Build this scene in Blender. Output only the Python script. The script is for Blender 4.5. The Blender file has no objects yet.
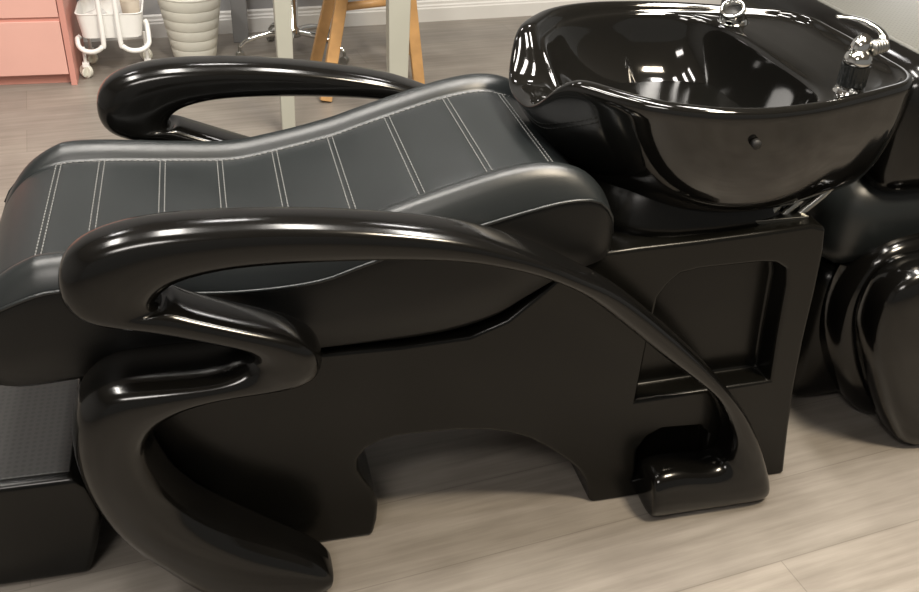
import bpy, bmesh, math, random
from mathutils import Vector, Matrix
random.seed(3)
C = bpy.context.scene.collection
PI = math.pi

# ------------------------------------------------------------------ materials
def mat(name, col, rough=.5, metal=0., coat=0., bump=0., bscale=200., var=0., vscale=6., spec=.5, coat_rough=.05, rvar=0.):
    m = bpy.data.materials.new(name); m.use_nodes = True
    nt = m.node_tree; b = nt.nodes['Principled BSDF']
    b.inputs['Base Color'].default_value = (*col, 1); b.inputs['Roughness'].default_value = rough
    b.inputs['Metallic'].default_value = metal; b.inputs['Coat Weight'].default_value = coat
    b.inputs['Coat Roughness'].default_value = coat_rough; b.inputs['Specular IOR Level'].default_value = spec
    tc = nt.nodes.new('ShaderNodeTexCoord')
    if bump:
        n = nt.nodes.new('ShaderNodeTexNoise'); n.inputs['Scale'].default_value = bscale; n.inputs['Detail'].default_value = 3
        bp = nt.nodes.new('ShaderNodeBump'); bp.inputs['Strength'].default_value = bump; bp.inputs['Distance'].default_value = .002
        nt.links.new(tc.outputs['Object'], n.inputs['Vector']); nt.links.new(n.outputs['Fac'], bp.inputs['Height'])
        nt.links.new(bp.outputs['Normal'], b.inputs['Normal'])
    n2 = nt.nodes.new('ShaderNodeTexNoise'); n2.inputs['Scale'].default_value = vscale; n2.inputs['Detail'].default_value = 4
    nt.links.new(tc.outputs['Object'], n2.inputs['Vector'])
    if var:
        r = nt.nodes.new('ShaderNodeValToRGB')
        r.color_ramp.elements[0].color = (*[c * (1 - var) for c in col], 1); r.color_ramp.elements[1].color = (*[min(1, c * (1 + var)) for c in col], 1)
        r.color_ramp.elements[0].position = .3; r.color_ramp.elements[1].position = .7
        nt.links.new(n2.outputs['Fac'], r.inputs['Fac']); nt.links.new(r.outputs['Color'], b.inputs['Base Color'])
    if rvar:
        mr = nt.nodes.new('ShaderNodeMapRange'); mr.inputs['To Min'].default_value = max(.02, rough - rvar); mr.inputs['To Max'].default_value = rough + rvar
        nt.links.new(n2.outputs['Fac'], mr.inputs['Value']); nt.links.new(mr.outputs['Result'], b.inputs['Roughness'])
    return m

M_GLOSS = mat('black_fibreglass', (.0035, .0033, .0030), .145, bump=.06, bscale=14, spec=.42, rvar=.05, vscale=9)
M_GLOSS2 = mat('black_glazed_basin', (.0045, .0043, .0038), .07, bump=.04, bscale=9, spec=.62)
M_SHELL = mat('black_moulded_plastic', (.0040, .0038, .0031), .24, bump=.06, bscale=30, spec=.28, var=.2, rvar=.06)
M_LEATHER = mat('black_leatherette', (.0105, .0125, .013), .335, bump=.10, bscale=900, var=.12, vscale=5, spec=.55, rvar=.05)
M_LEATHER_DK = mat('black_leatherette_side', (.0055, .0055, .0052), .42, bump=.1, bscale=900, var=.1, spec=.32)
M_STITCH = mat('grey_thread', (.13, .133, .13), .7, var=.15, vscale=400)
M_CHROME = mat('chrome', (.72, .72, .70), .09, 1., var=.06)
M_STEEL = mat('brushed_steel', (.35, .35, .33), .3, 1., var=.1)
M_KNURL = mat('black_knurled_plastic', (.010, .011, .011), .25, bump=.3, bscale=150, var=.1)
M_DARK = mat('dark_rubber', (.012, .012, .012), .6, var=.1)
M_WALL = mat('grey_wall_paint', (.32, .32, .32), .7, var=.05, bump=.1)
M_BASEB = mat('white_gloss_paint', (.70, .69, .66), .35, var=.03)
M_PINK = mat('salmon_pink_laminate', (.74, .42, .36), .42, var=.03)
M_PINKD = mat('salmon_pink_edge', (.62, .29, .24), .5, var=.03)
M_WHITE = mat('white_powder_coat', (.88, .88, .86), .4, var=.02)
M_CREAM = mat('cream_plastic', (.72, .71, .63), .45, var=.03)
M_TABLE = mat('pale_grey_painted_wood', (.40, .40, .345), .5, var=.05)
M_WOOD = mat('light_beech_wood', (.56, .32, .13), .45, var=.18, vscale=14)
M_TAN = mat('tan_paper', (.48, .42, .34), .7, var=.1)
M_CEIL = mat('white_ceiling_paint', (.42, .40, .37), .9, var=.02)
M_POST = mat('grey_painted_metal', (.24, .24, .24), .45, var=.05)

def floor_mat():
    m = bpy.data.materials.new('grey_oak_planks'); m.use_nodes = True; nt = m.node_tree; N = nt.nodes; L = nt.links
    b = N['Principled BSDF']; b.inputs['Roughness'].default_value = .38; b.inputs['Specular IOR Level'].default_value = .4
    tc = N.new('ShaderNodeTexCoord'); mp = N.new('ShaderNodeMapping'); mp.inputs['Rotation'].default_value = (0, 0, -.119)
    mp.inputs['Location'].default_value = (.15, .075, 0)
    L.new(tc.outputs['Object'], mp.inputs['Vector'])
    br = N.new('ShaderNodeTexBrick'); br.inputs['Scale'].default_value = 1.; br.inputs['Brick Width'].default_value = 1.9
    br.inputs['Row Height'].default_value = .17; br.inputs['Mortar Size'].default_value = .0012; br.offset = .37; br.inputs['Mortar Smooth'].default_value = .3
    br.inputs['Color1'].default_value = (.255, .232, .205, 1); br.inputs['Color2'].default_value = (.285, .258, .225, 1); br.inputs['Mortar'].default_value = (.20, .18, .155, 1)
    L.new(mp.outputs['Vector'], br.inputs['Vector'])
    mp2 = N.new('ShaderNodeMapping'); mp2.inputs['Scale'].default_value = (1.6, 26, 1); L.new(mp.outputs['Vector'], mp2.inputs['Vector'])
    n = N.new('ShaderNodeTexNoise'); n.inputs['Scale'].default_value = 2.2; n.inputs['Detail'].default_value = 6; n.inputs['Roughness'].default_value = .6
    L.new(mp2.outputs['Vector'], n.inputs['Vector'])
    n3 = N.new('ShaderNodeTexNoise'); n3.inputs['Scale'].default_value = 5; n3.inputs['Detail'].default_value = 3; L.new(mp.outputs['Vector'], n3.inputs['Vector'])
    r = N.new('ShaderNodeValToRGB'); r.color_ramp.elements[0].position = .3; r.color_ramp.elements[1].position = .72
    r.color_ramp.elements[0].color = (.74, .73, .71, 1); r.color_ramp.elements[1].color = (1.06, 1.06, 1.06, 1)
    L.new(n.outputs['Fac'], r.inputs['Fac'])
    r3 = N.new('ShaderNodeValToRGB'); r3.color_ramp.elements[0].position = .35; r3.color_ramp.elements[1].position = .65
    r3.color_ramp.elements[0].color = (.88, .87, .87, 1); r3.color_ramp.elements[1].color = (1.04, 1.04, 1.04, 1); L.new(n3.outputs['Fac'], r3.inputs['Fac'])
    mx = N.new('ShaderNodeMix'); mx.data_type = 'RGBA'; mx.blend_type = 'MULTIPLY'; mx.inputs[0].default_value = 1
    L.new(br.outputs['Color'], mx.inputs[6]); L.new(r.outputs['Color'], mx.inputs[7])
    mx2 = N.new('ShaderNodeMix'); mx2.data_type = 'RGBA'; mx2.blend_type = 'MULTIPLY'; mx2.inputs[0].default_value = 1
    L.new(mx.outputs[2], mx2.inputs[6]); L.new(r3.outputs['Color'], mx2.inputs[7])
    L.new(mx2.outputs[2], b.inputs['Base Color'])
    bp = N.new('ShaderNodeBump'); bp.inputs['Strength'].default_value = .15; bp.inputs['Distance'].default_value = .002
    L.new(n.outputs['Fac'], bp.inputs['Height']); L.new(bp.outputs['Normal'], b.inputs['Normal'])
    return m

def dotted_mat(name, base, dot, scale, rough):
    m = bpy.data.materials.new(name); m.use_nodes = True; nt = m.node_tree; N = nt.nodes; L = nt.links
    b = N['Principled BSDF']; b.inputs['Roughness'].default_value = rough; b.inputs['Specular IOR Level'].default_value = .6
    tc = N.new('ShaderNodeTexCoord'); v = N.new('ShaderNodeTexVoronoi'); v.inputs['Scale'].default_value = scale; v.inputs['Randomness'].default_value = 0
    L.new(tc.outputs['Object'], v.inputs['Vector'])
    r = N.new('ShaderNodeValToRGB'); r.color_ramp.elements[0].position = .25; r.color_ramp.elements[1].position = .38
    r.color_ramp.elements[0].color = (*dot, 1); r.color_ramp.elements[1].color = (*base, 1)
    L.new(v.outputs['Distance'], r.inputs['Fac']); L.new(r.outputs['Color'], b.inputs['Base Color'])
    bp = N.new('ShaderNodeBump'); bp.inputs['Strength'].default_value = .5; bp.inputs['Distance'].default_value = .002
    L.new(r.outputs['Color'], bp.inputs['Height']); L.new(bp.outputs['Normal'], b.inputs['Normal'])
    return m
M_FLOOR = floor_mat()
M_TREAD = dotted_mat('black_studded_tread', (.020, .019, .017), (.008, .008, .007), 95, .45)
M_PERF = dotted_mat('black_perforated_leatherette', (.10, .10, .09), (.012, .012, .011), 110, .36)

# ------------------------------------------------------------------ helpers
def link(name, bm, m, parent=None, smooth=True, sub=0, bev=0, seg=3):
    bmesh.ops.recalc_face_normals(bm, faces=bm.faces)
    me = bpy.data.meshes.new(name); bm.to_mesh(me); bm.free()
    for ma in (m if isinstance(m, (list, tuple)) else [m]): me.materials.append(ma)
    o = bpy.data.objects.new(name, me); C.objects.link(o)
    if parent: o.parent = parent
    if smooth:
        for p in me.polygons: p.use_smooth = True
    if bev:
        b = o.modifiers.new('bevel', 'BEVEL'); b.width = bev; b.segments = seg; b.limit_method = 'ANGLE'; b.angle_limit = math.radians(32)
        b.harden_normals = True
    if sub:
        s = o.modifiers.new('sub', 'SUBSURF'); s.levels = sub; s.render_levels = sub
    return o

def empty(name, loc, label, cat, group=None, rz=0):
    o = bpy.data.objects.new(name, None); C.objects.link(o); o.location = loc; o.rotation_euler = (0, 0, rz)
    o.empty_display_size = .1
    tag(o, label, cat, group); return o
def tag(o, label, cat, group=None):
    o['label'] = label; o['category'] = cat
    if group: o['group'] = group
def struct(o): o['kind'] = 'structure'; return o

def box(bm, x0, x1, y0, y1, z0, z1, mi=0):
    r = bmesh.ops.create_cube(bm, size=1)
    for v in r['verts']: v.co = Vector(((x0 + x1) / 2 + v.co.x * (x1 - x0), (y0 + y1) / 2 + v.co.y * (y1 - y0), (z0 + z1) / 2 + v.co.z * (z1 - z0)))
    for f in {f for v in r['verts'] for f in v.link_faces}: f.material_index = mi
    return r['verts']

def prism_xz(bm, pts, y0, y1):
    a = [bm.verts.new((x, y0, z)) for x, z in pts]; b = [bm.verts.new((x, y1, z)) for x, z in pts]
    n = len(pts); bm.faces.new(a); bm.faces.new(b[::-1])
    for i in range(n): bm.faces.new((a[i], b[i], b[(i + 1) % n], a[(i + 1) % n]))

def catmull(pts, n, closed=False):
    P = [Vector(p) for p in pts]; out = []; N = len(P)
    for i in range(N if closed else N - 1):
        g = (lambda k: P[k % N]) if closed else (lambda k: P[max(0, min(N - 1, k))])
        a, b, c, d = g(i - 1), g(i), g(i + 1), g(i + 2)
        for k in range(n):
            t = k / n; out.append(.5 * ((2 * b) + (c - a) * t + (2 * a - 5 * b + 4 * c - d) * t * t + (3 * b - a - 3 * c + d) * t ** 3))
    if not closed: out.append(P[-1])
    return out

def tube(bm, pts, r, n=10, caps=True, closed=False):
    pts = [Vector(p) for p in pts]; rings = []; N = len(pts); up = None
    for i, p in enumerate(pts):
        if closed: t = (pts[(i + 1) % N] - pts[i - 1]).normalized()
        else: t = (pts[min(N - 1, i + 1)] - pts[max(0, i - 1)]).normalized()
        if up is None:
            up = Vector((0, 0, 1)) if abs(t.z) < .9 else Vector((1, 0, 0))
        s = t.cross(up).normalized(); up = s.cross(t).normalized()
        rr = r[i] if isinstance(r, (list, tuple)) else r
        rings.append([bm.verts.new(p + (s * math.cos(a) + up * math.sin(a)) * rr) for a in [2 * PI * k / n for k in range(n)]])
    for i in range(N if closed else N - 1):
        A, B = rings[i], rings[(i + 1) % N]
        for k in range(n): bm.faces.new((A[k], A[(k + 1) % n], B[(k + 1) % n], B[k]))
    if caps and not closed: bm.faces.new(rings[0][::-1]); bm.faces.new(rings[-1])

def lathe(bm, prof, cx, cy, n=40, M=None):
    rings = []
    for r, z in prof:
        if r < 1e-5: rings.append([bm.verts.new((cx, cy, z))])
        else: rings.append([bm.verts.new((cx + r * math.cos(2 * PI * k / n), cy + r * math.sin(2 * PI * k / n), z)) for k in range(n)])
    for A, B in zip(rings, rings[1:]):
        if len(A) == 1 and len(B) == 1: continue
        for k in range(n):
            if len(A) == 1: bm.faces.new((A[0], B[k], B[(k + 1) % n]))
            elif len(B) == 1: bm.faces.new((A[k], A[(k + 1) % n], B[0]))
            else: bm.faces.new((A[k], A[(k + 1) % n], B[(k + 1) % n], B[k]))

def interp(tab, x):
    if x <= tab[0][0]: return tab[0][1]
    for i in range(len(tab) - 1):
        if x <= tab[i + 1][0]:
            a, b = tab[i], tab[i + 1]; t = (x - a[0]) / (b[0] - a[0])
            m0 = (b[1] - tab[i - 1][1]) / (b[0] - tab[i - 1][0]) if i > 0 else (b[1] - a[1]) / (b[0] - a[0])
            m1 = (tab[i + 2][1] - a[1]) / (tab[i + 2][0] - a[0]) if i + 2 < len(tab) else (b[1] - a[1]) / (b[0] - a[0])
            h = b[0] - a[0]
            return (2*t**3-3*t*t+1)*a[1] + (t**3-2*t*t+t)*h*m0 + (-2*t**3+3*t*t)*b[1] + (t**3-t*t)*h*m1
    return tab[-1][1]

# ------------------------------------------------------------------ the salon wash unit
W = .564      # spacing of the two arm frames
YC = W / 2
chair = empty('shampoo_chair', (.55, YC, 0), 'glossy black salon wash chair with grey-stitched seat, looped arms and attached basin', 'salon chair')
def CH(o):     # parent to the chair keeping world coordinates
    o.parent = chair; o.matrix_parent_inverse = Matrix.Translation((-.55, -YC, 0)); return o

# arm frame : rungs (side A, side B, outer face plane, inner reach)
RUNGS = [(.878,.028,.877,.058,.02,.075),(.880,.006,.872,.088,.002,.088),(.898,.0,.886,.103,.0,.09),(.95,.0,.93,.106,.0,.09),(.995,.0,.962,.100,.0,.09),(1.062,.0,.994,.098,.0,.09),(1.110,.0,1.016,.108,.0,.09),
(1.124,.021,1.014,.142,.0,.088),(1.084,.114,1.003,.184,.0,.078),(1.037,.202,.967,.250,-.001,.066),(.983,.274,.926,.301,-.004,.058),(.900,.366,.853,.362,-.007,.052),
(.815,.447,.777,.433,-.012,.046),(.739,.515,.709,.495,-.019,.044),(.669,.559,.660,.536,-.03,.042),(.607,.597,.600,.568,-.036,.04),(.548,.622,.544,.588,-.039,.04),
(.493,.642,.489,.602,-.04,.04),(.414,.659,.412,.611,-.04,.04),(.325,.673,.323,.617,-.04,.04),(.239,.681,.236,.619,-.04,.04),(.169,.683,.176,.616,-.042,.042),
(.111,.682,.132,.605,-.043,.043),(.065,.675,.114,.593,-.044,.044),(.028,.662,.107,.584,-.045,.045),(.004,.642,.105,.577,-.045,.045),(-.006,.613,.1055,.572,-.045,.045),
(-.002,.578,.110,.567,-.045,.045),(.029,.556,.122,.575,-.045,.045),(.079,.546,.141,.566,-.047,.040),(.150,.521,.179,.550,-.047,.036),(.194,.503,.225,.532,-.047,.036),
(.207,.494,.267,.515,-.047,.038),(.212,.487,.296,.492,-.047,.042),(.213,.479,.307,.465,-.047,.048),(.208,.472,.299,.434,-.047,.056),(.194,.465,.26,.419,-.043,.07),
(.163,.457,.193,.420,-.045,.08),(.119,.457,.14,.412,-.046,.085),(.064,.458,.102,.394,-.047,.085),(.018,.453,.081,.373,-.047,.085),(-.014,.425,.070,.353,-.047,.085),
(-.029,.382,.066,.330,-.047,.085),(-.033,.322,.069,.300,-.047,.085),(-.022,.250,.083,.255,-.047,.085),(.008,.166,.107,.212,-.047,.085),(.058,.097,.145,.169,-.047,.085),
(.106,.032,.194,.130,-.047,.08),(.168,.0,.243,.100,-.047,.062),(.236,.0,.284,.072,-.046,.05),(.285,.0,.304,.050,-.043,.04),(.309,.012,.313,.034,-.034,.028)]
def arm_bm(mirror):
    bm = bmesh.new(); rows = []
    sp = catmull([(*r[:3],) for r in RUNGS], 2); sp2 = catmull([(*r[3:],) for r in RUNGS], 2)
    for p, q in zip(sp, sp2):
        A = Vector((p.x, p.y)); B = Vector((p.z, q.x)); y0, y1 = q.y, q.z
        c = (A + B) / 2; h = (A - B) / 2 * 1.04; yc = (y0 + y1) / 2; b = (y1 - y0) / 2; row = []
        n = 24; e = .72
        for k in range(n):
            a = 2 * PI * k / n; ca, sa = math.cos(a), math.sin(a)
            u = math.copysign(abs(ca) ** e, ca); v = math.copysign(abs(sa) ** e, sa)
            x, z = c.x + h.x * u, c.y + h.y * u; y = yc + b * v
            if mirror: y = W - y
            row.append(bm.verts.new((x, y, max(z, .0))))
        rows.append(row)
    n = 24
    for R0, R1 in zip(rows, rows[1:]):
        for k in range(n): bm.faces.new((R0[k], R0[(k + 1) % n], R1[(k + 1) % n], R1[k]))
    bm.faces.new(rows[0]); bm.faces.new(rows[-1])
    return bm
for mi in (0, 1):
    a = link('armrest', arm_bm(mi), M_GLOSS, sub=1); CH(a)
    s = a.modifiers.new('smooth', 'SMOOTH'); s.factor = .5; s.iterations = 1
    a.modifiers.move(1, 0)
    if mi: a.location.x += .009

# base shell
def build_shell():
    bm = bmesh.new()
    pts = [(-.02, .10), (-.03, .20), (-.03, .385), (.10, .398), (.313, .400), (.433, .398), (.542, .403), (.60, .426), (.645, .465), (.69, .510), (.735, .533), (.80, .536), (.90, .539), (1.0, .544), (1.096, .551), (1.122, .542),
           (1.130, .50), (1.137, .42), (1.143, .32), (1.154, .21), (1.169, .11), (1.188, .0), (.79, .0), (.786, .03), (.773, .062), (.755, .09), (.728, .118), (.695, .148), (.659, .175), (.625, .192), (.587, .205), (.535, .214),
           (.485, .217), (.43, .218), (.405, .212), (.382, .200), (.368, .180), (.366, .158), (.378, .132), (.393, .105), (.401, .070), (.399, .035), (.392, 0), (.05, .0), (.02, .04)]
    prism_xz(bm, pts, .076, W - .076)
    o = link('base_shell', bm, M_SHELL, smooth=False)
    cutters = []
    def cut(p2, d):
        for y0, y1 in ((.0, .076 + d), (W - .076 - d, W)):
            b = bmesh.new(); prism_xz(b, p2, y0, y1); c = link('cutter', b, M_SHELL, smooth=False); cutters.append(c)
            md = o.modifiers.new('b', 'BOOLEAN'); md.operation = 'DIFFERENCE'; md.solver = 'EXACT'; md.object = c
    # window pocket with ledge
    win = [(.845, .230), (.963, .234), (1.096, .237), (1.086, .328), (1.076, .44), (1.068, .470), (1.045, .484), (1.02, .487), (.912, .486), (.880, .480), (.862, .462), (.850, .44), (.846, .36)]
    cut(win, .045)
    cut([(.872, .04), (.868, .115), (.880, .142), (.905, .155), (.98, .150), (1.0, .13), (1.0, .04)], .03)
    bpy.context.view_layer.update()
    dg = bpy.context.evaluated_depsgraph_get(); me = bpy.data.meshes.new_from_object(o.evaluated_get(dg))
    old = o.data; o.modifiers.clear(); o.data = me
    for c in cutters: bpy.data.objects.remove(c)
    for p in o.data.polygons: p.use_smooth = True
    b = o.modifiers.new('bevel', 'BEVEL'); b.width = .012; b.segments = 4; b.limit_method = 'ANGLE'; b.angle_limit = math.radians(40); b.harden_normals = True
    return o
CH(build_shell())

# plinth under the basin and tilt brackets
bm = bmesh.new()
rr = []
for z, hx, hy in ((.53, .185, .19), (.555, .18, .185), (.59, .165, .165), (.62, .15, .15), (.66, .15, .15)):
    rr.append([bm.verts.new((.935 + hx * math.copysign(abs(math.cos(t)) ** .6, math.cos(t)), YC + hy * math.copysign(abs(math.sin(t)) ** .6, math.sin(t)), z)) for t in [2 * PI * k / 32 for k in range(32)]])
for A, B in zip(rr, rr[1:]):
    for k in range(32): bm.faces.new((A[k], A[(k + 1) % 32], B[(k + 1) % 32], B[k]))
bm.faces.new(rr[0]); bm.faces.new(rr[-1])
CH(link('basin_plinth', bm, M_SHELL))
for s in (-1, 1):
    bm = bmesh.new(); y = YC + s * .165
    for x0, x1 in ((1.035, 1.085), (1.06, 1.125), (1.09, 1.165)):
        tube(bm, [(x0, y, .545), (x0 * .5 + x1 * .5, y, .58), (x1, y, .63)], .0065, 8)
    box(bm, 1.0, 1.10, y - .018, y + .018, .545, .553)
    CH(link('tilt_bracket', bm, M_STEEL, bev=.001))

# ------------------------------------------------------------------ seat cushion
ZT = [(-.160, .470), (-.150, .492), (-.130, .522), (-.10, .549), (-.054, .565), (.007, .567), (.12, .560), (.216, .556), (.28, .566), (.38, .588), (.43, .604), (.50, .626), (.58, .648), (.64, .655), (.69, .645), (.722, .621), (.745, .588), (.755, .56), (.76, .535)]
ZP = [(-.160, .470), (-.150, .494), (-.12, .522), (-.07, .545), (-.025, .555), (.06, .545), (.128, .535), (.22, .529), (.316, .535), (.373, .553), (.46, .580), (.551, .605), (.616, .621), (.67, .631), (.716, .629), (.738, .610), (.752, .58), (.76, .53)]
ZB = [(-.160, .44), (-.145, .412), (-.115, .392), (0, .396), (.2, .403), (.4, .405), (.50, .410), (.58, .430), (.63, .460), (.68, .490), (.72, .506), (.745, .515), (.755, .520), (.76, .522)]
CROSS = [-.054, .012, .105, .195, .285, .378, .475, .575, .672]
YN, YS = .066, .130     # near side face, seam
def zseat(x, y):
    """top surface of the cushion"""
    d = min(y, W - y); t, p = interp(ZT, x), interp(ZP, x)
    bol = .020 * max(0, min(1, (x + .15) / .1))            # bolsters swell towards the back
    if d < YS:
        s = max(0., (d - YN) / (YS - YN)); crown = math.sin(PI * s) ** .9 if 0 < s < 1 else 0
        k = 1 - (1 - s) ** 3
        z = p + (t - p) * k + bol * crown * 1.2
    else:
        z = t
        puff = 0
        for a, b in zip(CROSS, CROSS[1:]):
            if a <= x <= b:
                u = (x - a) / (b - a); puff = .0016 * (1 - abs(2 * u - 1) ** 6)
        w = min(1, (d - YS) / .012)
        z += puff * w
    z -= .0022 * math.exp(-((d - YS) / .003) ** 2)
    return z
xs = []
base = [-.160, -.158, -.155, -.151, -.146, -.14, -.132, -.123, -.114, -.105, -.095]
x = -.085
while x < .70: base.append(x); x += .0095
base += [.705, .713, .721, .729, .736, .742, .747, .751, .755, .758, .76]
for c in CROSS: base += [c - .0025, c, c + .0025]
xs = sorted(set(round(v, 4) for v in base))
half = [0, .0015, .004, .009, .016, .025, .035, .046, .055, .0605, .064, .0665, .07, .078, .10, .13]
ys = [YN + h for h in half] + [YC] + [W - YN - h for h in half[::-1]]
bm = bmesh.new(); rows = []
def shrink(x):        # rounded plan corners
    e = 0
    if x < -.09: e = .04 * (1 - math.sqrt(max(0, 1 - ((-.09 - x) / .071) ** 2)))
    if x > .715: e = .035 * (1 - math.sqrt(max(0, 1 - ((x - .715) / .046) ** 2)))
    return e
for x in xs:
    e = shrink(x); zb = interp(ZB, x); zp = interp(ZP, x); row = []
    sc = lambda y: YC + (y - YC) * (1 - e / (YC - YN))
    for y in ys: row.append(bm.verts.new((x, sc(y), zseat(x, y))))
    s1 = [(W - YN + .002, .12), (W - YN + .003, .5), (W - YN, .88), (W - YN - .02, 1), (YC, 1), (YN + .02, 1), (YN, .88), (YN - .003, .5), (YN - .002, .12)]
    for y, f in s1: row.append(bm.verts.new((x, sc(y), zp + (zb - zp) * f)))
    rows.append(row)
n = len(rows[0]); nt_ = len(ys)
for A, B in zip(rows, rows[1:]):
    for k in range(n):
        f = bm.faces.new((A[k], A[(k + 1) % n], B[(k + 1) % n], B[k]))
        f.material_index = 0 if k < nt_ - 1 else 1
for r in (rows[0], rows[-1]):
    bm.faces.new(r)
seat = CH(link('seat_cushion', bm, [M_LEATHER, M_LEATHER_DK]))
# stitching : short threads
bm = bmesh.new()
def thread_line(fn, L, pitch=.0082):
    k = 0
    while k * pitch < L:
        a = k * pitch; b = min(L, a + pitch * .72); P = []
        for t in (a, (a + b) / 2, b):
            x, y = fn(t); P.append((x, y, zseat(x, y) + .0006))
        tube(bm, P, .00105, 5); k += 1
for yy in (YS + .004, W - YS - .004):
    for off in (0,):
        x0, x1 = -.058, .69
        thread_line(lambda t: (x0 + t, yy), x1 - x0, .009)
for c in CROSS:
    for o_ in (-.0040, .0040):
        thread_line(lambda t: (c + o_, YS + .004 + t), W - 2 * YS - .008, .009)
st = link('stitching', bm, M_STITCH); st.parent = seat
# piping along the two side edges and around the ends
for s in (0, 1):
    bm = bmesh.new(); P = []
    for x in xs[2:-2:2]:
        e = shrink(x); y = YC + (YN - .001 - YC) * (1 - e / (YC - YN)); y = W - y if s else y
        P.append((x, y, interp(ZP, x) - .001))
    tube(bm, P, .0027, 8); pp = link('piping', bm, M_LEATHER); pp.parent = seat

# ------------------------------------------------------------------ footrest
bm = bmesh.new()
prism_xz(bm, [(-.50, .0), (-.52, .08), (-.51, .19), (-.49, .207), (-.30, .209), (-.06, .209), (-.045, .19), (-.032, .13), (-.05, .06), (-.07, .0)], .085, W - .085)
fr = CH(link('footrest', bm, M_SHELL, bev=.012, seg=4))
bm = bmesh.new(); box(bm, -.49, -.068, .102, W - .102, .205, .2115)
t_ = link('tread_pad', bm, M_TREAD, bev=.002); t_.parent = fr

# ------------------------------------------------------------------ basin
HALF = [(0, .318), (14, .327), (24, .343), (32, .340), (42, .309), (55, .281), (72, .266), (90, .262), (108, .266), (125, .270), (140, .268), (155, .272), (168, .275), (180, .275)]
CX, NB = .932, 144; YB = .290
def dip(phi):        # neck cut-out at the front
    dy = .27 * math.sin(phi)
    return math.exp(-(abs(dy) / .098) ** 4) if math.cos(phi) < 0 else 0
def Rout(phi): return 1.012 * interp([(a * PI / 180, r) for a, r in HALF], abs((phi + PI) % (2 * PI) - PI))
ZR = .766
def ring(bm, fn):
    out = []
    for k in range(NB):
        phi = 2 * PI * k / NB; x, y, z = fn(phi); out.append(bm.verts.new((x, y, z)))
    return out
def outer(s, z, cx, dz=0):
    def f(phi):
        r = Rout(phi) * s; zz = z
        d = dip(phi)
        fr_ = max(0, (z - .60) / (ZR - .60))
        zz = z - .062 * d * fr_ ** 1.2
        return cx + r * math.cos(phi), YB + r * math.sin(phi), zz
    return f
def rimw(phi):
    c = math.cos(phi)
    return .022 + .030 * dip(phi) + .012 * max(0, -c)
def inner(off, dz):
    def f(phi):
        r = Rout(phi) - off * rimw(phi) / .022
        return CX + r * math.cos(phi), YB + r * math.sin(phi), ZR + dz - .062 * dip(phi) + .006 * max(0, -math.cos(phi)) * (1 - dip(phi))
    return f
XB = 1.086 - CX
def bowl_edge(phi):
    r = Rout(phi) - rimw(phi) * 1.35; c = math.cos(phi)
    x, y = r * c, r * math.sin(phi)
    if c > .05:
        q = XB / c; r2 = (r ** -5 + q ** -5) ** (-1 / 5); x, y = r2 * c, r2 * math.sin(phi)
    return x, y
def bowl(s, z, p=1.):
    def f(phi):
        x, y = bowl_edge(phi); c = math.cos(phi)
        zt = ZR - .012 - .062 * dip(phi)
        dx = .03; pe = p ** (1 - .55 * max(0, -c) ** .6)
        return CX + x * s + dx * (1 - s), YB + y * s, z + (zt - z) * pe
    return f
bm = bmesh.new(); R_ = []
cbot = bm.verts.new((.985, YB, .556))
for s, z, cx in ((.25, .556, .985), (.5, .557, .99), (.66, .562, .99), (.76, .575, .985), (.84, .602, .973), (.90, .636, .960), (.945, .675, .950), (.975, .714, .942), (.99, .743, .935)):
    R_.append(ring(bm, outer(s, z, cx)))
R_.append(ring(bm, outer(1.0, .755, CX)))
R_.append(ring(bm, inner(.000, -.004))); R_.append(ring(bm, inner(.003, .0025))); R_.append(ring(bm, inner(.010, .005))); R_.append(ring(bm, inner(.017, .003))); R_.append(ring(bm, inner(.021, -.003)))
R_.append(ring(bm, inner(.024, -.009)))
# deck edge, then bowl
def deck(phi):
    r = Rout(phi) - rimw(phi) * 1.22; c = math.cos(phi)
    if c > .05:
        q = (XB + .016) / c; r = (r ** -5 + q ** -5) ** (-1 / 5)
    return CX + r * c, YB + r * math.sin(phi), ZR - .012 + .005 * max(0, c) - .062 * dip(phi)
R_.append(ring(bm, deck))
for s, z, p in ((1., .60, 1.0), (.985, .60, .95), (.965, .60, .86), (.94, .60, .74), (.90, .60, .60), (.84, .60, .45), (.76, .60, .32), (.66, .60, .21), (.54, .60, .125), (.40, .60, .06), (.26, .60, .025), (.14, .60, .008), (.09, .60, 0)):
    R_.append(ring(bm, bowl(s, z, p)))
for A, B in zip(R_, R_[1:]):
    for k in range(NB): bm.faces.new((A[k], A[(k + 1) % NB], B[(k + 1) % NB], B[k]))
for k in range(NB): bm.faces.new((cbot, R_[0][k], R_[0][(k + 1) % NB]))
bm.faces.new(R_[-1])
basin = CH(link('wash_basin', bm, M_GLOSS2, sub=1))
bm = bmesh.new(); lathe(bm, [(0, .601), (.02, .6015), (.022, .6045), (.03, .605), (.033, .602), (.033, .598)], .95, YB, 24)
dr = link('drain', bm, M_CHROME); dr.parent = basin
bm = bmesh.new(); tube(bm, [(.925, .030, .722), (.925, .022, .721)], .007, 12)
bt = link('bolt', bm, M_DARK); bt.parent = basin
bm = bmesh.new(); tube(bm, [(1.02, YB + .13, .735), (.97, YB + .175, .733)], .006, 8)

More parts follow.
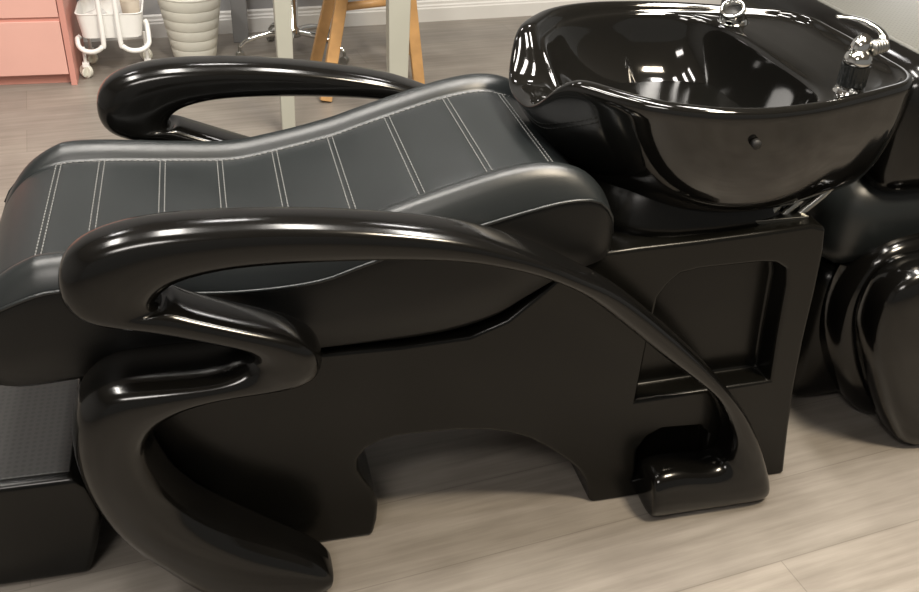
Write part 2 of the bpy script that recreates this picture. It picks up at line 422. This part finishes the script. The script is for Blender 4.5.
# faucet on the deck, near side
FX, FY, FZ = 1.118, .112, .752
bm = bmesh.new()
lathe(bm, [(0, FZ), (.025, FZ), (.026, FZ + .003), (.022, FZ + .007), (.020, FZ + .013), (.0205, FZ + .016)], FX, FY, 32)
lathe(bm, [(.0205, FZ + .016), (.0185, FZ + .017), (.0185, FZ + .048), (.0205, FZ + .049), (.0205, FZ + .054), (.018, FZ + .062), (.012, FZ + .068), (0, FZ + .070)], FX, FY, 32)
tube(bm, [(FX - .002, FY + .004, FZ + .055), (FX + .004, FY + .006, FZ + .075), (FX + .012, FY + .008, FZ + .084)], [.015, .014, .011], 16)
faucet = CH(link('faucet', bm, M_CHROME))
bm = bmesh.new()
nn = 48; ra = [bm.verts.new((FX + (.0202 + .0007 * (k % 2)) * math.cos(2 * PI * k / nn), FY + (.0202 + .0007 * (k % 2)) * math.sin(2 * PI * k / nn), FZ + .0165)) for k in range(nn)]
rb = [bm.verts.new((v.co.x, v.co.y, FZ + .047)) for v in ra]
for k in range(nn): bm.faces.new((ra[k], ra[(k + 1) % nn], rb[(k + 1) % nn], rb[k]))
bm.faces.new(ra); bm.faces.new(rb)
g = link('grip_sleeve', bm, M_KNURL, smooth=False); g.parent = faucet; g['label'] = 'black ribbed sleeve'
# lever arching back over the body, with a ribbed cartridge at its hinge
bm = bmesh.new()
for k in range(5):
    q = Vector((FX + .016 + .0055 * k, FY - .001 + .001 * k, FZ + .070 + .0005 * k)); tube(bm, [q, q + Vector((.004, .0007, .0004))], .0125 - .0006 * k, 16)
ct_ = link('cartridge', bm, M_STEEL); ct_.parent = faucet
bm = bmesh.new()
path = catmull([(FX + .038, FY + .004, FZ + .074), (FX + .044, FY + .016, FZ + .084), (FX + .034, FY + .036, FZ + .094), (FX + .012, FY + .052, FZ + .099), (FX - .012, FY + .060, FZ + .099)], 5)
N_ = len(path); prev = None
for i, p in enumerate(path):
    t = (path[min(N_ - 1, i + 1)] - path[max(0, i - 1)]).normalized(); sd = t.cross(Vector((0, 0, 1))).normalized(); u = sd.cross(t)
    w = .0085 - .003 * i / N_; h = .005 - .002 * i / N_
    ringv = [bm.verts.new(p + sd * w * math.cos(a) + u * h * math.sin(a)) for a in [2 * PI * k / 14 for k in range(14)]]
    if prev:
        for k in range(14): bm.faces.new((prev[k], prev[(k + 1) % 14], ringv[(k + 1) % 14], ringv[k]))
    else: bm.faces.new(ringv)
    prev = ringv
bm.faces.new(prev)
lv = link('lever', bm, M_CHROME, sub=1); lv.parent = faucet
# spray hose socket on the far side of the deck, tilted towards the bowl
HX, HY = 1.106, .455
def tilt(bm):
    Rm = Matrix.Rotation(math.radians(-28), 4, 'Y') @ Matrix.Rotation(math.radians(24), 4, 'X'); c0 = Vector((HX, HY, .757))
    for v in bm.verts:
        f = max(0, min(1, (v.co.z - .757) / .012)); q = c0 + Rm @ (v.co - c0); v.co = v.co.lerp(q, f)
bm = bmesh.new()
lathe(bm, [(0, .752), (.027, .752), (.028, .757), (.024, .762), (.0205, .770), (.0205, .782), (.0225, .787), (.0215, .793), (.017, .794), (.0155, .787), (.015, .768), (0, .768)], HX, HY, 32); tilt(bm)
sk = CH(link('hose_socket', bm, M_CHROME))
bm = bmesh.new(); lathe(bm, [(0, .7685), (.0148, .7685), (.015, .781), (0, .782)], HX, HY, 24); tilt(bm)
hb = link('rubber_bush', bm, M_DARK); hb.parent = sk

# ------------------------------------------------------------------ neighbouring wash unit, right edge
NX = 1.62
nb = empty('shampoo_lounge', (NX, .5, 0), 'black salon lounge with rounded side discs, cut off at the right beside the basin', 'salon chair')
def NB_(o): o.parent = nb; o.matrix_parent_inverse = Matrix.Translation((-NX, -.5, 0)); return o
def pad(bm, x0, x1, y0, y1, z0, z1, r):
    vs = box(bm, x0, x1, y0, y1, z0, z1)
    bmesh.ops.bevel(bm, geom=list({e for v in vs for e in v.link_edges}), offset=r, segments=5, profile=.5, affect='EDGES')
def disc(bm, out, y0, y1, r=.03):
    P = catmull([(x, z, 0) for x, z in out], 4, True); n = len(P); c = sum(P, Vector()) / n
    nr = [(P[(k + 1) % n] - P[k - 1]).normalized() for k in range(n)]; nr = [Vector((t.y, -t.x, 0)) for t in nr]
    sg = 1 if sum((P[k] - c).dot(nr[k]) for k in range(n)) > 0 else -1
    prof = [(y0, r * 1.9), (y0 + .003, r * 1.2), (y0 + r * .25, r * .6), (y0 + r * .6, r * .2), (y0 + r * 1.1, 0), (y1 - r, 0), (y1 - r * .3, r * .4), (y1, r)]; rows = []
    for y, ins in prof: rows.append([bm.verts.new(((P[k] - nr[k] * sg * ins).x, y, max(0, (P[k] - nr[k] * sg * ins).y))) for k in range(n)])
    for A, B in zip(rows, rows[1:]):
        for k in range(n): bm.faces.new((A[k], A[(k + 1) % n], B[(k + 1) % n], B[k]))
    bm.faces.new(rows[0]); bm.faces.new(rows[-1])
OD = [(1.445, 0), (1.375, .08), (1.318, .189), (1.278, .28), (1.264, .35), (1.272, .42), (1.303, .460), (1.36, .478), (1.5, .482), (1.7, .47), (1.80, .40), (1.84, .25), (1.82, .08), (1.76, 0), (1.6, 0)]
OB = [(1.455, 0), (1.375, .089), (1.325, .19), (1.308, .29), (1.320, .37), (1.355, .43), (1.43, .46), (1.6, .47), (1.8, .46), (1.9, .35), (1.9, .1), (1.85, 0), (1.6, 0)]
for y0, y1 in ((.078, .175), (.93, 1.027)):
    bm = bmesh.new(); disc(bm, [(a + .034, b * .90) for a, b in OD], y0, y1, .028); NB_(link('side_disc', bm, M_GLOSS))
for y0, y1 in ((.178, .28), (.82, .922)):
    bm = bmesh.new(); disc(bm, [(a - .004, b * .93) for a, b in OB], y0, y1, .03); NB_(link('side_band', bm, M_GLOSS))
bm = bmesh.new(); pad(bm, 1.285, 2.0, .245, .80, .0, .34, .06)
NB_(link('base_shell', bm, M_SHELL))
bm = bmesh.new(); pad(bm, 1.262, 1.98, .215, .86, .335, .535, .08)
NB_(link('seat_cushion', bm, M_LEATHER))
bm = bmesh.new(); pad(bm, 1.305, 2.0, .20, .90, .50, .748, .06)
bp_ = NB_(link('back_pad', bm, M_GLOSS))
bm = bmesh.new(); pad(bm, 1.365, 1.95, .26, .85, .735, .752, .006)
pi_ = link('perforated_panel', bm, M_PERF); pi_.parent = bp_

# ------------------------------------------------------------------ room
YAW = .098
def rot(x, y): c, s = math.cos(YAW), math.sin(YAW); return x * c - y * s, x * s + y * c
bm = bmesh.new(); box(bm, -5, 6, -3.5, 4.2, -.05, 0); struct(link('floor', bm, M_FLOOR, smooth=False))
def roomobj(name, bm, m, bev=0):
    o = link(name, bm, m, smooth=False, bev=bev); o.location = (.257, 2.830, 0); o.rotation_euler = (0, 0, YAW); return struct(o)
bm = bmesh.new(); box(bm, -4, 5, .0, .1, 0, 2.7); roomobj('wall_back', bm, M_WALL)
bm = bmesh.new(); prism = [(0, 0), (-.016, 0), (-.016, .055), (-.012, .060), (-.012, .066), (-.007, .072), (-.007, .082), (0, .088)]
a = [bm.verts.new((-3.98, y, z)) for y, z in prism]; b = [bm.verts.new((4.98, y, z)) for y, z in prism]
bm.faces.new(a); bm.faces.new(b)
for k in range(len(prism)): bm.faces.new((a[k], a[(k + 1) % 8], b[(k + 1) % 8], b[k]))
roomobj('baseboard_back', bm, M_BASEB)
bm = bmesh.new(); box(bm, -5, 6, -3.5, 4.2, 2.7, 2.75); struct(link('ceiling', bm, M_CEIL, smooth=False))
bm = bmesh.new(); box(bm, -3.1, -3.0, -3.4, 2.5, 0, 2.7); struct(link('wall_left', bm, M_WALL, smooth=False))

# pink dresser
dz = empty('drawer_unit', (-.70, 2.56, 0), 'salmon pink chest of drawers standing at the far left by the white cart', 'dresser')
def DD(o): o.parent = dz; o.matrix_parent_inverse = Matrix.Translation((.70, -2.56, 0)); return o
bm = bmesh.new()
box(bm, -.281, -.262, 2.305, 2.655, 0, .62); box(bm, -1.14, -1.121, 2.305, 2.655, 0, .62); box(bm, -1.14, -.262, 2.305, 2.655, .62, .64)
box(bm, -1.12, -.282, 2.32, 2.64, .035, .05); box(bm, -1.12, -.282, 2.335, 2.345, 0, .034); box(bm, -1.12, -.282, 2.64, 2.65, .04, .62); box(bm, -1.12, -.282, 2.312, 2.33, .215, .245); box(bm, -1.12, -.282, 2.312, 2.33, .41, .44)
DD(link('body', bm, M_PINKD, smooth=False, bev=.001))
for z0, z1 in ((.040, .222), (.236, .418), (.432, .612)):
    bm = bmesh.new(); box(bm, -1.116, -.284, 2.306, 2.322, z0, z1); DD(link('drawer', bm, M_PINK, smooth=False, bev=.0015))

# rolling cart
ct = empty('rolling_cart', (-.13, 2.44, 0), 'white metal rolling storage cart between the pink drawers and the cream bin', 'cart')
def CC(o, p=None):
    o.parent = p or ct
    if not p: o.matrix_parent_inverse = Matrix.Translation((.13, -2.44, 0))
    return o
def basket(z0, z1):
    bm = bmesh.new(); P = []
    def rr_(ins, z, r=.03):
        x0, x1, y0, y1 = -.238 + ins, -.022 - ins, 2.345 + ins, 2.53 - ins; out = []
        for cx_, cy_, a0 in ((x1 - r, y0 + r, -90), (x1 - r, y1 - r, 0), (x0 + r, y1 - r, 90), (x0 + r, y0 + r, 180)):
            for k in range(6):
                a = math.radians(a0 + k * 18); out.append(bm.verts.new((cx_ + r * math.cos(a), cy_ + r * math.sin(a), z)))
        return out
    rs = [rr_(.010, z0), rr_(.0, z1), rr_(-.003, z1 + .003), rr_(.003, z1 + .004), rr_(.006, z1 - .004), rr_(.014, z0 + .004)]
    for A, B in zip(rs, rs[1:]):
        for k in range(24): bm.faces.new((A[k], A[(k + 1) % 24], B[(k + 1) % 24], B[k]))
    bm.faces.new(rs[0]); bm.faces.new(rs[-1])
    return bm
for z in (.145, .40, .64): CC(link('basket', basket(z, z + .082), M_WHITE, bev=.001))
for sx, xa, xb in ((-1, -.158, -.244), (1, -.103, -.014)):
    bm = bmesh.new()
    tube(bm, catmull([(xa, 2.336, .72), (xa, 2.336, .4), (xa, 2.336, .15), (xa + .008 * sx, 2.336, .120), (xa + .035 * sx, 2.34, .104), (xb - .02 * sx, 2.35, .104), (xb, 2.37, .115), (xb + .003 * sx, 2.385, .135), (xb + .001 * sx, 2.40, .155 + .02 * sx), (xb - .006 * sx, 2.405, .165 + .025 * sx)], 6), .0085, 10)
    CC(link('tube_frame', bm, M_WHITE))
for wx, wy in ((-.232, 2.375), (-.025, 2.39), (-.225, 2.52), (-.035, 2.53)):
    bm = bmesh.new(); tube(bm, [(wx, wy, .044), (wx, wy, .110)], .006, 8); box(bm, wx - .011, wx + .011, wy - .010, wy + .010, .040, .056)
    c_ = CC(link('caster', bm, M_WHITE, bev=.001))
    bm = bmesh.new(); tube(bm, [(wx - .007, wy - .014, .024), (wx - .003, wy - .016, .024)], .016, 16); tube(bm, [(wx - .006, wy - .004, .024), (wx + .002, wy + .008, .024)], .024, 20)
    w_ = link('wheel', bm, M_CREAM, bev=.002); CC(w_, c_)
# things in the cart
bm = bmesh.new(); tube(bm, [(-.205, 2.40, .190), (-.165, 2.47, .192)], .028, 20); o = link('rolled_towel', bm, M_WHITE, bev=.006); tag(o, 'white rolled towel lying in the left of the cart basket', 'towel')
bm = bmesh.new(); lathe(bm, [(0, .150), (.024, .150), (.033, .255), (.031, .255), (.022, .154), (0, .154)], -.062, 2.43, 24); o = link('paper_cup', bm, M_TAN); tag(o, 'tan paper cup standing in the right of the cart basket', 'cup')
bm = bmesh.new(); tube(bm, [(-.105, 2.42, .165), (-.098, 2.46, .167)], .012, 12); o = link('bottle_cap', bm, M_DARK, bev=.002); tag(o, 'small black lid lying in the cart basket by the tan cup', 'lid')

# bin
bm = bmesh.new(); prof = [(0, .002), (.070, .002), (.074, .006)]
for k in range(6):
    z = .014 + k * .037; r = .075 + .038 * z / .235; prof += [(r + .0006, z), (r + .0018, z + .0018), (r + .0062, z + .0350), (r + .0056, z + .0368)]
prof += [(.1145, .238), (.1165, .242), (.114, .245), (.110, .240), (.073, .010), (0, .008)]
lathe(bm, prof, .137, 2.545, 48); o = link('waste_bin', bm, M_CREAM); tag(o, 'cream ribbed round waste bin standing right of the white cart', 'bin')

# white table with tapering legs
tb = empty('side_table', (.60, 1.95, 0), 'pale grey painted table with two thick tapering legs behind the far arm', 'table')
def TT(o): o.parent = tb; o.matrix_parent_inverse = Matrix.Translation((-.60, -1.95, 0)); return o
for x, y, w in ((.413, 1.80, .058), (.762, 1.80, .078)):
    bm = bmesh.new(); vs = box(bm, x - w / 2, x + w / 2, y - .03, y + .03, 0, .74)
    for v in vs:
        if v.co.z < .1: v.co.x = x + (v.co.x - x) * .70; v.co.y = y + (v.co.y - y) * .8
    TT(link('leg', bm, M_TABLE, smooth=False, bev=.003))
bm = bmesh.new(); box(bm, .37, .83, 1.74, 2.18, .74, .77); box(bm, .40, .80, 1.78, 1.80, .66, .74); TT(link('tabletop', bm, M_TABLE, smooth=False, bev=.004))

# wooden stool
sw = empty('wooden_stool', (.75, 2.27, 0), 'light beech wooden stool with splayed legs behind the right grey table leg', 'stool')
def SS(o): o.parent = sw; o.matrix_parent_inverse = Matrix.Translation((-.75, -2.27, 0)); return o
def beam(bm, a, b, w, d):
    a, b = Vector(a), Vector(b); t = (b - a).normalized(); s = t.cross(Vector((0, 1, 0))).normalized(); u = s.cross(t)
    q = [[bm.verts.new(p + s * w * i + u * d * j) for i, j in ((-1, -1), (1, -1), (1, 1), (-1, 1))] for p in (a, b)]
    for k in range(4): bm.faces.new((q[0][k], q[0][(k + 1) % 4], q[1][(k + 1) % 4], q[1][k]))
    bm.faces.new(q[0]); bm.faces.new(q[1])
tops = [(.70, 2.20, .62), (.845, 2.22, .62), (.85, 2.36, .62), (.715, 2.36, .62)]; feet = [(.562, 2.05, .004), (.915, 2.17, .004), (.93, 2.50, .004), (.568, 2.41, .004)]
for a, b in zip(feet, tops):
    bm = bmesh.new(); beam(bm, a, b, .020, .015); SS(link('leg', bm, M_WOOD, smooth=False, bev=.003))
for i, j, z in ((0, 1, .30), (2, 3, .30), (1, 2, .36), (3, 0, .36)):
    bm = bmesh.new(); f = z / .62; A = Vector(feet[i]).lerp(Vector(tops[i]), f); B = Vector(feet[j]).lerp(Vector(tops[j]), f); tube(bm, [A, B], .014, 12)
    SS(link('stretcher', bm, M_WOOD))
bm = bmesh.new(); lathe(bm, [(0, .615), (.13, .615), (.145, .622), (.15, .635), (.145, .648), (0, .652)], .765, 2.285, 40); SS(link('seat', bm, M_WOOD))

# chrome swivel stool
cs = empty('swivel_stool', (.505, 2.52, 0), 'salon swivel stool with chrome star base behind the left grey table leg', 'stool')
def SC(o): o.parent = cs; o.matrix_parent_inverse = Matrix.Translation((-.505, -2.52, 0)); return o
for k in range(5):
    a = math.radians(-32 + 72 * k); dx, dy = math.cos(a), math.sin(a); bm = bmesh.new()
    tube(bm, catmull([(.505 + dx * r, 2.52 + dy * r, z) for r, z in ((.02, .098), (.10, .092), (.17, .074), (.205, .048))], 5), [.012] * 6 + [.010] * 5 + [.008] * 5, 10)
    SC(link('base_arm', bm, M_CHROME))
    bm = bmesh.new(); px, py = .505 + dx * .205, 2.52 + dy * .205
    tube(bm, [(px - dy * .012, py + dx * .012, .017), (px + dy * .012, py - dx * .012, .017)], .016, 14); tube(bm, [(px, py, .02), (px, py, .05)], .006, 8)
    SC(link('caster', bm, M_STEEL, bev=.002))
bm = bmesh.new(); lathe(bm, [(0, .08), (.028, .08), (.028, .115), (.018, .12), (.018, .44), (0, .44)], .505, 2.52, 24); SC(link('gas_column', bm, M_CHROME))
bm = bmesh.new(); lathe(bm, [(0, .44), (.11, .44), (.125, .455), (.125, .49), (.11, .505), (0, .51)], .505, 2.52, 36); SC(link('seat', bm, M_LEATHER_DK))

# grey post
bm = bmesh.new(); box(bm, .285, .345, 2.70, 2.73, 0, 1.9); o = link('mirror_stand', bm, M_POST, smooth=False, bev=.003)
tag(o, 'dark grey upright post standing between the cream bin and the wall', 'post')

# ------------------------------------------------------------------ light
w = bpy.data.worlds.new('world'); bpy.context.scene.world = w; w.use_nodes = True
w.node_tree.nodes['Background'].inputs[0].default_value = (.60, .58, .54, 1); w.node_tree.nodes['Background'].inputs[1].default_value = .38
def area(x, y, sx, sy, e, col=(1, .93, .82), rz=0, z=2.66):
    l = bpy.data.lights.new('ceiling_or_fill_lamp', 'AREA'); l.shape = 'RECTANGLE'; l.size = sx; l.size_y = sy; l.energy = e; l.color = col
    o = bpy.data.objects.new('ceiling_or_fill_lamp', l); C.objects.link(o); o.location = (x, y, z); o.rotation_euler = (0, 0, rz); return o
for x in (-.92, -.10, .70, 1.46):
    area(x, .30, .22, 1.0, 52 if x > 1.2 else 37, (1, .95, .88))
for x in (-1.0, .3, 1.6): area(x, 2.1, .3, .2, 8, (1, .97, .94))
area(1.45, -.75, .5, .3, 76, (1, .86, .66))
area(-.7, -1.8, 1.0, .5, 38, (1, .94, .88))  # frontal fill added to brighten the pink drawer fronts
# unseen light added at the back right for glare on the perforated panel
l = area(3.8, 2.95, 1.5, 1.1, 45, (1, .98, .95), z=1.6); l.rotation_euler = (math.radians(82), 0, math.radians(-28)); l.name = l.data.name = 'added_glare_light'

# ------------------------------------------------------------------ camera
cam = bpy.data.cameras.new('camera'); co = bpy.data.objects.new('camera', cam); C.objects.link(co)
cam.sensor_width = 36; cam.lens = 952.4 / 919 * 36; cam.clip_start = .05
th, roll, yaw = .5768, .0579, .2755
f = Vector((math.sin(yaw) * math.cos(th), math.cos(yaw) * math.cos(th), -math.sin(th))); r = Vector((math.cos(yaw), -math.sin(yaw), 0)); u = r.cross(f)
r2 = r * math.cos(roll) + u * math.sin(roll); u2 = u * math.cos(roll) - r * math.sin(roll)
m = Matrix((r2, u2, -f)).transposed().to_4x4(); m.translation = Vector((.1998, -1.0628, 1.2497)); co.matrix_world = m
sc = bpy.context.scene; sc.camera = co
sc.view_settings.view_transform = 'Standard'; sc.view_settings.look = 'None'; sc.view_settings.gamma = 1; sc.view_settings.exposure = 0.0
sc.view_settings.use_curve_mapping = False
